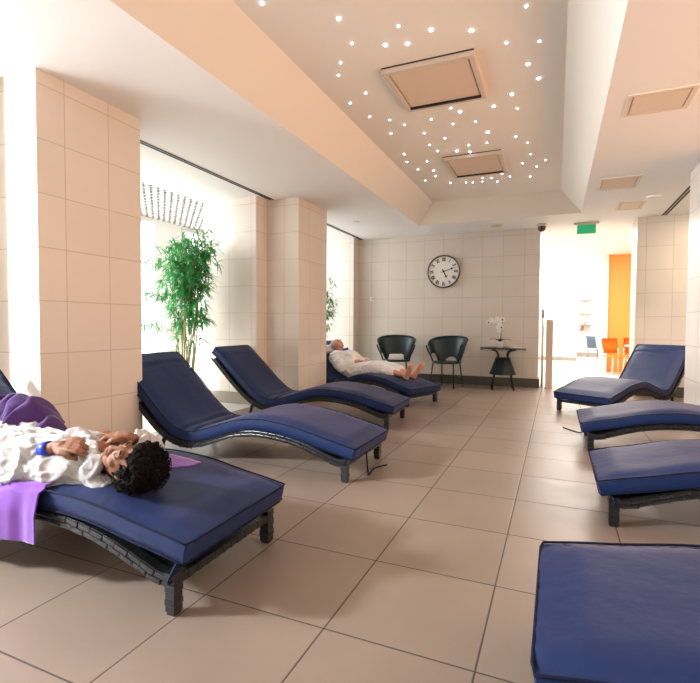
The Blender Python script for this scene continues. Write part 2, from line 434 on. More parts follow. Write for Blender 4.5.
def make_mattress(lift=0, seed=0):
    """body and piping of the mattress, local u along +x"""
    P = [p+Vector((0,0,lift*max(0,1-p.x/.9))) for p in profile(PROF, 6)]
    P = lerp_path(P, .022)
    W=.372; T=.088; n=len(P)
    # section: (y, t) t: 0 top surface, -T bottom
    sec=[]
    K=18
    for k in range(K+1):
        y=-W+2*W*k/K; sec.append((y, .0))
    sec += [(W+.006,-.012),(W+.009,-T*.5),(W+.004,-T+.008)]
    for k in range(K+1):
        y=W-2*W*k/K; sec.append((y,-T))
    sec += [(-W-.004,-T+.008),(-W-.009,-T*.5),(-W-.006,-.012)]
    bm=bmesh.new(); rings=[]
    tops=[]
    for i,p in enumerate(P):
        d=(P[min(i+1,n-1)]-P[max(i-1,0)]).normalized(); nn=Vector((-d.z,0,d.x))
        s=i/(n-1); endf=min(1,min(i,n-1-i)/3)
        ring=[]
        for (y,t) in sec:
            q=p.copy()
            e=min(1,(W-abs(y))/.12) if abs(y)<W else 0
            e=max(0,e); e2=e*(2-e)
            off=t
            if t==0:
                ef=min(1,min(s,1-s)/.05)
                off+=.030*e2*(.30+.70*ef)-.013
                w=noise.noise(Vector((p.x*3.1+seed,y*2.4,p.z*2)))*.011
                # puckers close to the seams
                pk=sin((p.x+p.z*.7)*95+3*noise.noise(Vector((p.x*6,y,seed))))*.0050*max(0,1-e)*(.5+.5*noise.noise(Vector((p.x*4,seed,1))))
                off+=w*e2+pk
                off+=sin(y*85+seed+2*noise.noise(Vector((y*7,seed,0))))*.0045*max(0,1-min(s,1-s)/.06)*(.5+noise.noise(Vector((y*5,seed,3))))
                # creases at the folds
                for c,a in ((1.47,.020),(1.60,.014),(2.2,.008)):
                    cc=c+.03*noise.noise(Vector((y*3,seed,c)))
                    off-=a*math.exp(-((p.x-cc)/.013)**2)
                    off+=.5*a*math.exp(-((p.x-cc-.035)/.02)**2)
            elif t<-.02 and t>-T+.01:
                y=y*(1+.010*noise.noise(Vector((p.x*14,seed,t*9))))
            q+=nn*off
            ring.append(bm.verts.new((q.x,y,q.z)))
        rings.append(ring); tops.append((p,nn,d))
    m=len(sec)
    for a,b in zip(rings,rings[1:]):
        for k in range(m): bm.faces.new((a[k],b[k],b[(k+1)%m],a[(k+1)%m]))
    # rounded end faces: inset ring
    for ring,sgn,(p,nn,d) in ((rings[0],-1,tops[0]),(rings[-1],1,tops[-1])):
        cpt=sum((v.co for v in ring),Vector())/m
        r2=[]
        for v in ring:
            r2.append(bm.verts.new(v.co+(cpt-v.co)*.05*Vector((1,1,1)).length/1.7+d*sgn*.007))
        for k in range(m): bm.faces.new((ring[k],ring[(k+1)%m],r2[(k+1)%m],r2[k]))
        # fill as strips top<->bottom
        Kt=K+1
        idx_top=list(range(Kt)); idx_bot=list(range(Kt+3,Kt+3+Kt))[::-1]
        for k in range(K):
            bm.faces.new((r2[idx_top[k]],r2[idx_top[k+1]],r2[idx_bot[k+1]],r2[idx_bot[k]]))
        bm.faces.new([r2[idx_top[K]]]+[r2[Kt+j] for j in range(3)]+[r2[idx_bot[K]]])
        bm.faces.new([r2[idx_bot[0]]]+[r2[Kt+3+Kt+j] for j in range(3)]+[r2[idx_top[0]]])
    # piping loops (top and bottom edge)
    loops=[]
    for off in (-.006,-T-.000):
        side=[]
        for (p,nn,d) in tops: side.append((p+nn*off, d))
        L1=[Vector((q.x,-W-.007,q.z)) for q,_ in side]; L2=[Vector((q.x,W+.007,q.z)) for q,_ in side][::-1]
        e1=[Vector((side[-1][0].x+side[-1][1].x*.006,y,side[-1][0].z+side[-1][1].z*.006)) for y in (-W*.9,-W*.3,W*.3,W*.9)]
        e0=[Vector((side[0][0].x-.008,y,side[0][0].z)) for y in (W*.9,W*.3,-W*.3,-W*.9)]
        loops.append(L1+e1+L2+e0)
    pb=bmesh.new()
    for L in loops: tube(pb,L,.0048,6,closed=True)
    return bm,pb
def make_lounger():
    root = empty('sun_lounger')
    FP = lerp_path(profile(FR,6), .02)
    bm=bmesh.new()
    def sweep(y0,y1,t0,t1,path):
        rings=[]
        for i,p in enumerate(path):
            d=(path[min(i+1,len(path)-1)]-path[max(i-1,0)]).normalized(); nn=Vector((-d.z,0,d.x))
            rings.append([bm.verts.new((p.x+nn.x*t, y, p.z+nn.z*t)) for y,t in ((y0,t0),(y1,t0),(y1,t1),(y0,t1))])
        for a,b in zip(rings,rings[1:]):
            for k in range(4): bm.faces.new((a[k],a[(k+1)%4],b[(k+1)%4],b[k]))
        bm.faces.new(rings[0]); bm.faces.new(rings[-1])
    for s in (-1,1):
        sweep(s*.322,s*.366,-.046,-.002,FP)
    # woven strips wrapping the rails: two staggered courses on every side
    BP = lerp_path(profile(FR,6), .074)
    for s in (-1,1):
        for row in (0,1):
            for i in range(len(BP)-1):
                a=BP[i]; b=BP[i+1]; d=(b-a).normalized(); nn=Vector((-d.z,0,d.x))
                o=a+d*(.037*row)
                lift=.001+.002*((i+row)%2)
                Mx=Matrix.Translation(o)@Matrix(((d.x,0,nn.x,0),(0,1,0,0),(d.z,0,nn.z,0),(0,0,0,1)))
                y0=.363; y1=.369+lift
                t0,t1=(-.0245,-.0) if row==0 else (-.049,-.0255)
                box(bm,.0005,.0735,s*y0,s*y1,t0,t1,.0055,Mx)
                if row==0:   # top face strip
                    box(bm,.001,.073,s*.320,s*.366,-.002,.003+lift*.4,.0015,Mx)
    # woven deck between the rails
    dk=lerp_path(profile(FR,6),.03); KY=22; rings=[]
    for i,p in enumerate(dk):
        d=(dk[min(i+1,len(dk)-1)]-dk[max(i-1,0)]).normalized(); nn=Vector((-d.z,0,d.x))
        rings.append([bm.verts.new((p.x+nn.x*(-.010+.004*((i+k)%2)), -.315+.63*k/KY, p.z+nn.z*(-.010+.004*((i+k)%2)))) for k in range(KY+1)])
    for a,b in zip(rings,rings[1:]):
        for k in range(KY): bm.faces.new((a[k],a[k+1],b[k+1],b[k]))
    # cross bars with wraps
    def bar(u,z,w,h,wrap=True):
        box(bm,u-w/2,u+w/2,-.33,.33,z-h/2,z+h/2,.004)
        if wrap:
            k=0; y=-.33
            while y<.32:
                e=.001+.0015*(k%2)
                box(bm,u-w/2-e,u+w/2+e*.5,y+.001,y+.027,z-h/2-e*.6,z+h/2+e*.6,.002); y+=.028; k+=1
    bar(.088,.136,.042,.032)
    bar(1.80,.185,.03,.03,False); bar(2.33,.70,.04,.035,False)
    obj('frame', bm, M['wicker'], root)
    # legs
    for s in (-1,1):
        b=bmesh.new()
        box(b,.066,.112,s*.321,s*.367,.012,.15,.004)
        z=.012; k=0
        while z<.145:
            e=.001+.002*(k%2)
            box(b,.066-e,.112+e,s*(.321-e),s*(.367+e),z+.0008,z+.0257,.003); z+=.0265; k+=1
        box(b,.068,.108,s*.323,s*.365,0,.012,.003)
        obj('leg', b, M['wicker'], root)
    for s in (-1,1):
        b=bmesh.new()
        tube(b,[(1.80,s*.342,.205),(1.835,s*.342,.11),(1.865,s*.342,.0)],[.026,.024,.022],4)
        bmesh.ops.bevel(b, geom=b.edges[:], offset=.003, segments=1, affect='EDGES')
        obj('leg', b, M['wicker'], root)
    return root
def add_mattress(root, lift, seed, straps=True):
    b,pb=make_mattress(lift,seed)
    mt=obj('mattress', b, M['navy'], root, True); autosmooth(mt,50)
    obj('piping', pb, M['piping'], mt, True)
    for s in (-1,1):
        st=bmesh.new()
        tube(st,[(.05,s*.37,.20+lift*.5),(.075,s*.374,.175),(.09,s*.377,.145),(.085,s*.372,.13)],.006,6,flat=.5)
        obj('tie_strap', st, M['strap'], root, True); st=bmesh.new()
        tube(st,[(1.5,s*.375,.17),(1.51,s*.38,.13),(1.49,s*.372,.10)],.004,6)
        obj('tie_strap', st, M['strap'], root, True)
GL='navy cushioned wicker sun loungers'
places=[  # foot x, centre y, rot, lift, label
 (-1.295,1.78,181.4,.050,'navy wicker lounger under the curly-haired person in a white robe'),
 (-1.31,3.505,180,0,'empty navy lounger with raised back, just past the sleeping curly-haired person'),
 (-1.63,5.33,182.5,0,'empty navy lounger between the bamboo and the middle tiled pillar'),
 (-1.70,6.73,159,0,'navy lounger furthest on the left side, under the reclining person with bare feet'),
 (.30,6.85,58,0,'purplish navy lounger with whole raised back showing, before the bright doorway'),
 (.22,5.23,0,0,'navy lounger end second furthest in the right row, curved over pale floor'),
 (.235,3.45,0,0,'navy lounger end in the right row with thick wicker leg, third furthest'),
 (-.032,1.565,0,.068,'large navy lounger end filling the lower right corner of the photo')]
proto=make_lounger()
for i,(x,y,rz,lift,lab) in enumerate(places):
    if i==0: o=proto
    else:
        o=proto.copy(); COL.objects.link(o)
        for ch in [c for c in bpy.data.objects if c.parent==proto and c.name.split('.')[0] in ('frame','leg')]:
            c=ch.copy(); COL.objects.link(c); c.parent=o
    add_mattress(o, lift, i*3.7)
    o.location=(x,y,0); o.rotation_euler=(0,0,R(rz))
    tag(o,lab,'sun lounger',GL)
proto.name='sun_lounger'
def lp(i,u,v,z):
    x,y,rz=places[i][:3]; c,s=cos(R(rz)),sin(R(rz))
    return Vector((x+u*c-v*s, y+u*s+v*c, z))
# dangling straps on the floor (parts of their loungers)
for i,pts in ((1,[(.02,.1,.19),(0,.12,.06),(-.02,.14,.012),(.0,-.02,.012),(-.06,-.16,.012)]),(5,[(.07,.36,.10),(.05,.40,.02),(-.0,.46,.006),(-.10,.60,.006),(-.13,.64,.006)])):
    b=bmesh.new(); tube(b,[Vector(p) for p in crom(pts,5)],.006,6)
    lg=[o for o in bpy.data.objects if o.get('label')==places[i][4]][0]
    o=obj('loose_strap',b,M['piping'],lg,True)

# ------------------------------------------------------------------ people
def basis(f,u):
    f=Vector(f).normalized(); u=Vector(u); u=(u-f*u.dot(f)).normalized(); r=f.cross(u)
    return Matrix(((r.x,f.x,u.x),(r.y,f.y,u.y),(r.z,f.z,u.z)))   # local x=right,y=forward,z=up
def head_prims(bm,c,B,s=1):
    c=Vector(c)
    def E(p,r,rot=None):
        g=Matrix.Identity(3)
        ellip(bm,c+B@(Vector(p)*s),[k*s for k in r],18,B)
    E((0,-.012,.035),(.074,.092,.085))       # cranium
    E((0,.022,.0),(.064,.075,.085))         # face mass
    E((0,.045,-.062),(.042,.045,.042))      # jaw
    E((0,.076,-.093),(.022,.018,.018))      # chin
    for x in (-1,1):
        E((x*.036,.060,-.020),(.026,.026,.026))   # cheeks
        E((x*.030,.083,.040),(.028,.012,.010))    # brow
        E((x*.031,.078,.017),(.017,.014,.011))    # closed eyelid
        E((x*.013,.098,-.026),(.010,.010,.008))   # nostril
        E((x*.074,.0,.002),(.010,.020,.032))      # ear
        E((x*.078,.006,.016),(.007,.014,.014))
    capsule(bm,c+B@(Vector((0,.090,.030))*s),c+B@(Vector((0,.108,-.020))*s),.009*s,.013*s)
    E((0,.088,-.049),(.023,.012,.0065)); E((0,.086,-.061),(.020,.012,.0075))
def face_marks(parent,c,B,s,lipm):
    c=Vector(c)
    def P(x,y,z): return c+B@(Vector((x,y,z))*s)
    b=bmesh.new(); tube(b,[P(-.024,.094,-.055),P(-.01,.100,-.053),P(.01,.100,-.053),P(.024,.094,-.055)],.0035*s,6,flat=.5)
    obj('lips',b,lipm,parent,True)
    for x in (-1,1):
        b=bmesh.new(); tube(b,[P(x*.016,.089,.012),P(x*.030,.093,.009),P(x*.045,.084,.013)],.0022*s,6); obj('eyelashes',b,M['lash'],parent,True)
        b=bmesh.new(); tube(b,[P(x*.014,.095,.040),P(x*.032,.094,.047),P(x*.052,.079,.040)],[.002*s,.0038*s,.002*s],6); obj('eyebrow',b,M['lash'],parent,True)
def hand_prims(bm,w,d,n,side,curl=.5,s=1):
    """w wrist point, d direction of fingers, n back-of-hand normal, side=+1/-1 thumb side"""
    w=Vector(w); d=Vector(d).normalized(); n=Vector(n); n=(n-d*n.dot(d)).normalized(); t=d.cross(n)*side
    def P(a,b,c): return w+(d*a+t*b+n*c)*s
    capsule(bm,P(-.01,0,0),P(.03,0,0),.024*s,.026*s)
    for k,b in enumerate((.028,.010,-.010,-.028)):
        capsule(bm,P(.015,b*.6,0),P(.085-.004*k,b*1.02,.002),.015*s,.0115*s)
    L=((.040,.024,.020),(.044,.028,.022),(.041,.026,.021),(.032,.020,.018))
    for k,b in enumerate((.032,.011,-.011,-.031)):
        p=P(.088-.005*k,b,.002); a=-curl*.45
        for j,l in enumerate(L[k]):
            q=p+(d*cos(a)+n*sin(a)+t*(b*.6))*l*s
            capsule(bm,p,q,(.0098-.0008*j)*s,(.0092-.0009*j)*s,10)
            p=q; a-=curl*(1.0 if j==0 else .75)
    p=P(.020,.022,-.006); q=P(.048,.040,-.008); r=P(.074,.041,-.010-.008*curl); e=P(.094,.036,-.014-.012*curl)
    capsule(bm,p,q,.015*s,.012*s); capsule(bm,q,r,.0115*s,.010*s); capsule(bm,r,e,.010*s,.0085*s)
def robe_disp(seed,amp=.012):
    def ridge(q): return (1-min(1,abs(noise.noise(q))*3.2))**1.6
    def f(p,n):
        w=noise.noise(p*3+Vector((seed,0,0)))*.35
        q=Vector((p.x*3.0+p.y*2+w*2+seed,p.y*8.5-p.x*2+w*3,p.z*6)); q2=Vector((p.x*7-p.y*9+seed,p.y*11+p.x*7+w*4,p.z*11))
        q3=Vector((p.x*9-p.y*5+w*6+seed,p.y*24+p.x*3,p.z*20))
        return amp*(1.25*ridge(q)+.65*ridge(q2)+.35*ridge(q3)-.7)+.003*noise.noise(p*28)+.0012*noise.noise(p*90)
    return f
# person on the nearest lounger
t=empty('person',lp(0,.9,0,.40),label='person with short dark curly hair asleep in a white robe, blue wristband, hand on chest',cat='person')
def W2L(o): return Matrix.Translation(-Vector(o.location))
def to_local(bm,o):
    bmesh.ops.transform(bm,matrix=W2L(o),verts=bm.verts)
HC=Vector((-1.745,1.555,.520)); HB=basis((-.22,-.52,.82),(.93,.05,.24))
bm=bmesh.new(); head_prims(bm,HC,HB,1.0)
capsule(bm,HC+HB@Vector((0,-.01,-.05)),(-1.96,1.64,.50),.052,.06)
capsule(bm,(-2.05,1.53,.50),(-2.05,1.80,.50),.075,.075)
capsule(bm,(-2.15,1.60,.50),(-2.45,1.62,.43),.10,.09); capsule(bm,(-2.15,1.74,.50),(-2.45,1.74,.43),.10,.09)
capsule(bm,(-2.45,1.68,.42),(-2.68,1.68,.385),.11,.115)
for y in (1.60,1.82):
    capsule(bm,(-2.68,y,.39),(-3.06,y,.50),.085,.06); capsule(bm,(-3.06,y,.50),(-3.42,y,.78),.055,.036)
    capsule(bm,(-3.44,y,.80),(-3.43,y,.93),.035,.03)
capsule(bm,(-2.06,1.50,.46),(-2.36,1.43,.462),.042,.036)
capsule(bm,(-2.36,1.43,.462),(-2.125,1.470,.578),.042,.027)
hand_prims(bm,(-2.115,1.472,.582),(.97,.22,.06),(-.05,-.45,.88),1,.45)
capsule(bm,(-2.05,1.84,.50),(-2.04,1.98,.47),.050,.042)
capsule(bm,(-2.04,1.98,.47),(-1.950,1.735,.582),.040,.027)
hand_prims(bm,(-1.958,1.725,.588),(-.90,-.40,.05),(.05,-.15,.98),-1,1.6)
to_local(bm,t)
body=remesh('body',bm,M['skin1'],t,.0042,3)
face_marks(body,HC-Vector(t.location),HB,1.0,M['lip1'])
# hair: curly cap left open at the face
bm=bmesh.new()
ellip(bm,HC+HB@Vector((0,-.040,.050)),(.108,.105,.103),20,HB)
ellip(bm,HC+HB@Vector((0,-.055,-.01)),(.098,.085,.085),20,HB)
ellip(bm,HC+HB@Vector((0,-.01,.098)),(.094,.085,.055),20,HB)
to_local(bm,t)
def hd(p,n):
    return .016*noise.noise(p*34)+.010*noise.noise(p*75)+.006*noise.noise(p*140)
remesh('curly_hair',bm,M['hair'],t,.0045,2,hd)
# loose curls
bm=bmesh.new()
rnd=random.Random(3)
hc2=HC+HB@Vector((0,-.035,.05))
for k in range(1100):
    v=Vector((rnd.gauss(0,1),rnd.gauss(0,1),rnd.gauss(0,1))).normalized()
    lv=HB.transposed()@v
    if lv.y>.25 and lv.z<.80: continue
    if v.z<-.75: continue
    p=hc2+HB@Vector((lv.x*.105,lv.y*.105,lv.z*.10)); a=rnd.random()*6.3; x,y=frame_axes(v); pts=[]
    for j in range(7):
        an=a+j*.95; pts.append(p+v*(j*.0038)+(x*cos(an)+y*sin(an))*.0038)
    tube(bm,pts,.0013,4)
to_local(bm,t); obj('curls',bm,M['hair'],t,True)
# robe
bm=bmesh.new()
def flat(c,r,d,n):
    B=basis(d,n); ellip(bm,c,(r[1],r[0],r[2]),18,B)      # r = along d, across, thickness
capsule(bm,(-2.05,1.55,.475),(-2.05,1.80,.475),.095,.095)
flat((-2.22,1.67,.475),(.26,.215,.125),(1,0,0),(0,0,1))
flat((-2.50,1.67,.43),(.26,.225,.125),(1,0,-.1),(.1,0,1))
flat((-2.72,1.68,.41),(.22,.25,.14),(1,0,-.3),(.3,0,1))
capsule(bm,(-2.68,1.57,.41),(-3.05,1.58,.50),.12,.09); capsule(bm,(-2.68,1.83,.41),(-3.05,1.83,.50),.12,.09)
capsule(bm,(-3.05,1.58,.50),(-3.24,1.6,.64),.09,.08); capsule(bm,(-3.05,1.83,.50),(-3.24,1.83,.64),.09,.08)
flat((-2.88,1.7,.48),(.22,.17,.07),(1,0,-.3),(.3,0,1))
capsule(bm,(-2.04,1.485,.472),(-2.36,1.425,.47),.072,.078)     # near sleeve
capsule(bm,(-2.36,1.425,.475),(-2.235,1.445,.535),.078,.056)
flat((-2.40,1.44,.43),(.16,.07,.045),(1,-.1,0),(0,0,1))
capsule(bm,(-2.07,1.84,.475),(-2.045,1.975,.460),.075,.068)      # far sleeve
capsule(bm,(-2.045,1.975,.460),(-1.98,1.83,.545),.062,.048)
flat((-2.02,1.90,.45),(.10,.10,.04),(1,.4,0),(0,0,1))
# skirt of the robe spread over the mattress towards the near edge
flat((-2.45,1.46,.385),(.40,.085,.035),(1,0,-.05),(0,-.3,1)); flat((-2.80,1.45,.40),(.32,.09,.05),(1,0,-.2),(0,-.2,1))
flat((-1.98,1.50,.435),(.15,.06,.030),(1,.25,0),(0,-.35,1))
# collar and lapels
flat((-1.925,1.50,.475),(.085,.045,.020),(.3,.55,.75),(.6,-.6,.4)); flat((-2.02,1.575,.560),(.11,.035,.014),(-.8,.5,.25),(.1,-.5,.9))
flat((-2.17,1.64,.602),(.12,.035,.013),(-1,.25,0),(0,-.1,1))
flat((-2.06,1.73,.555),(.10,.035,.012),(-.8,-.35,.25),(.1,.5,.9)); flat((-1.92,1.76,.51),(.08,.045,.02),(.2,.3,.6),(.6,.6,.3))
flat((-1.885,1.53,.425),(.07,.06,.020),(.5,.8,0),(.2,-.3,1)); flat((-1.885,1.66,.43),(.06,.09,.03),(1,0,0),(0,0,1))
to_local(bm,t)
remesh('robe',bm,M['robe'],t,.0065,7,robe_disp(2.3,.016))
# wristband
bm=bmesh.new()
a=Vector((-2.185,1.457,.560)); b=Vector((-2.145,1.466,.572)); d=(b-a).normalized(); x,y=frame_axes(d)
rg=[]
for pp,rr in ((a,.032),(a,.037),(b,.034),(b,.030)):
    rg.append([bm.verts.new(pp+(x*cos(k*pi/12)+y*sin(k*pi/12))*rr) for k in range(24)])
for i in range(4):
    A,Bq=rg[i],rg[(i+1)%4]
    for k in range(24): bm.faces.new((A[k],A[(k+1)%24],Bq[(k+1)%24],Bq[k]))
to_local(bm,t); obj('wristband',bm,M['band'],t,True)

# person on the far left lounger
def L4(u,v,z): return lp(3,u,v,z)
t2=empty('person',L4(.9,0,.41),label='person lying back in a white robe with bare feet, far side beyond the middle pillar',cat='person')
bm=bmesh.new()
HC2=L4(1.80,.04,.80); ax=Vector((cos(R(159)),sin(R(159)),0))
HB2=basis(-ax*.35+Vector((.05,-.10,.93)),ax*.9+Vector((0,0,.55)))
HB2=basis(-ax*.62+Vector((.0,-.10,.80)),ax*.8+Vector((0,0,.60)))
head_prims(bm,HC2,HB2,1.05)
capsule(bm,HC2+HB2@Vector((0,-.01,-.05)),L4(1.72,.02,.68),.055,.065)
capsule(bm,L4(1.70,-.17,.62),L4(1.70,.19,.62),.08,.08)
capsule(bm,L4(1.62,0,.56),L4(1.38,0,.42),.15,.14)
for v in (-.10,.12):
    capsule(bm,L4(1.35,v,.39),L4(.86,v,.50),.09,.06)
    capsule(bm,L4(.86,v,.50),L4(.34,v*.8,.415),.056,.036)
    hx=L4(.30,v*.8,.40); capsule(bm,hx,L4(.285,v*.8,.385),.035,.036)
    capsule(bm,hx,L4(.225,v*1.0,.49),.045,.043); capsule(bm,L4(.225,v*1.0,.49),L4(.175,v*1.15,.57),.042,.034); capsule(bm,L4(.225,v*1.0+.018,.49),L4(.18,v*1.15+.03,.565),.03,.028); capsule(bm,L4(.225,v*1.0-.018,.49),L4(.18,v*1.15-.03,.565),.03,.028)
    for k in range(5):
        vv=v*1.2+(k-2)*.017; sg=(1 if v>0 else -1)
        zz=.600-.008*abs(k-(0 if v>0 else 4))
        capsule(bm,L4(.160,vv,zz-.020),L4(.150,vv,zz+.018),.011 if k not in((0,) if v>0 else (4,)) else .015,.009,10)
for sg in (-1,1):
    capsule(bm,L4(1.70,sg*.20,.62),L4(1.46,sg*.27,.48),.055,.045)
    capsule(bm,L4(1.46,sg*.27,.48),L4(1.28,sg*.12,.565),.042,.028)
    hand_prims(bm,L4(1.275,sg*.11,.575),(-ax*.75+Vector((-ax.y,ax.x,0))*(-sg*.55)),(0,0,1),-sg,.5)
bmesh.ops.transform(bm,matrix=W2L(t2),verts=bm.verts)
body2=remesh('body',bm,M['skin2'],t2,.006,3)
face_marks(body2,HC2-Vector(t2.location),HB2,1.05,M['lip1'])
bm=bmesh.new()
ellip(bm,HC2+HB2@Vector((0,-.030,.055)),(.088,.095,.085),18,HB2)
bmesh.ops.transform(bm,matrix=W2L(t2),verts=bm.verts); remesh('grey_hair',bm,M['hairgrey'],t2,.006,1,lambda p,n:.006*noise.noise(p*60))
bm=bmesh.new()
capsule(bm,L4(1.71,-.16,.61),L4(1.71,.18,.61),.11,.11)
capsule(bm,L4(1.64,-.09,.55),L4(1.38,-.08,.42),.17,.15); capsule(bm,L4(1.64,.09,.55),L4(1.38,.1,.42),.17,.15)
for v in (-.10,.12):
    capsule(bm,L4(1.36,v,.40),L4(.88,v,.49),.135,.105); capsule(bm,L4(.88,v,.485),L4(.58,v,.455),.105,.082)
capsule(bm,L4(1.2,0,.42),L4(.62,0,.45),.09,.05)
for sg in (-1,1):
    capsule(bm,L4(1.70,sg*.20,.62),L4(1.46,sg*.27,.47),.085,.085); capsule(bm,L4(1.46,sg*.27,.47),L4(1.34,sg*.17,.545),.08,.06)
ellip(bm,L4(1.55,0,.56),(.2,.2,.17)); bmesh.ops.transform(bm,matrix=W2L(t2),verts=bm.verts)
remesh('robe',bm,M['terry_lifted'],t2,.010,4,robe_disp(8.1,.012))
bm=bmesh.new(); capsule(bm,L4(1.73,-.10,.72),L4(1.66,-.05,.75),.028,.022); capsule(bm,L4(1.66,-.05,.75),L4(1.64,.06,.74),.022,.02)
bmesh.ops.transform(bm,matrix=W2L(t2),verts=bm.verts); obj('blue_collar',bm,M['band'],t2,True)
# rolled white towel behind the head
bm=bmesh.new(); capsule(bm,L4(1.97,-.17,.735),L4(1.97,.2,.735),.075,.075)
o=remesh('rolled_towel',bm,M['terry_lifted'],None,.01,3,lambda p,n:.004*noise.noise(p*25))
tag(o,'rolled white towel behind the head of the far reclining person','towel')

# ------------------------------------------------------------------ purple towels
def thick_sheet(name,grid,mt,th=.006):
    bm=bmesh.new(); V=[[bm.verts.new(p) for p in row] for row in grid]
    for i in range(len(V)-1):
        for j in range(len(V[0])-1): bm.faces.new((V[i][j],V[i+1][j],V[i+1][j+1],V[i][j+1]))
    bmesh.ops.recalc_face_normals(bm,faces=bm.faces)
    bmesh.ops.solidify(bm,geom=bm.faces[:],thickness=th)
    return obj(name,bm,mt,None,True)
grid=[]
for i in range(90):
    s=i/89; row=[]
    for j in range(70):
        q=j/69
        # right edge runs diagonally; drape path from far side over the mattress and down the near side
        L=q*1.02           # path length from far (y=2.02) to hem
        if L<.62: y=2.02-L; zoff=.019; hang=0
        else: y=1.40-.010; hang=L-.62; zoff=.019
        edge=-2.055+.32*max(0,min(1,(y-1.5)/.45))
        x=edge-s*(.85+.0*q)
        u=-1.31-x
        z=ztop(u)+.05*max(0,1-u/.9)+zoff
        if hang>0:
            hang=min(hang,.40)*.62
            fold=noise.noise(Vector((x*9,0,3.1)))
            z=z-hang+.025*noise.noise(Vector((x*5,2,0)))
            y=1.380-.026*min(1,hang/.12)*(1+.55*sin(x*30+2.5*fold))-.010
            if hang<.02: y=1.397-.3*hang
        y+=.004-.024*u
        row.append(Vector((x,y,z+.003*noise.noise(Vector((x*20,y*20,1))))))
    grid.append(row)
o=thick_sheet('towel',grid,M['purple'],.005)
tag(o,'bright purple towel spread under the sleeping curly-haired person, hanging over the lounger edge','towel')
grid=[]
for i in range(150):
    s=i/149; x=-3.46+s*.74; row=[]
    for j in range(80):
        q=j/79
        top=.715 if x<-2.88 else .715-1.15*(x+2.88)
        if x<-3.02: top=.715-.20*(-3.02-x)
        w=noise.noise(Vector((x*5,q*1.6,7)))
        fold=abs(sin(x*30+2.6*w+q*1.2))            # sharp hanging folds
        fold2=noise.noise(Vector((x*24+q*3,q*2.5,2)))
        if q<.25:
            k=q/.25; y=2.02-.12*k; z=top-.10*(1-k)**2
        else:
            k=(q-.25)/.75; y=1.90-.15*k**.8; z=top-k*(.24+.05*w)
        amp=min(1,.35+q*1.4)
        row.append(Vector((x+.03*w+.03*sin(q*9+x*20)*q, y-.055*fold*amp+.03*fold2, z+.035*noise.noise(Vector((x*11,q*2,4)))+.02*(fold-.5))))
    grid.append(row)
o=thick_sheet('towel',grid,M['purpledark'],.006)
tag(o,'crumpled dark purple towel bunched over the knees of the sleeping curly-haired person','towel')

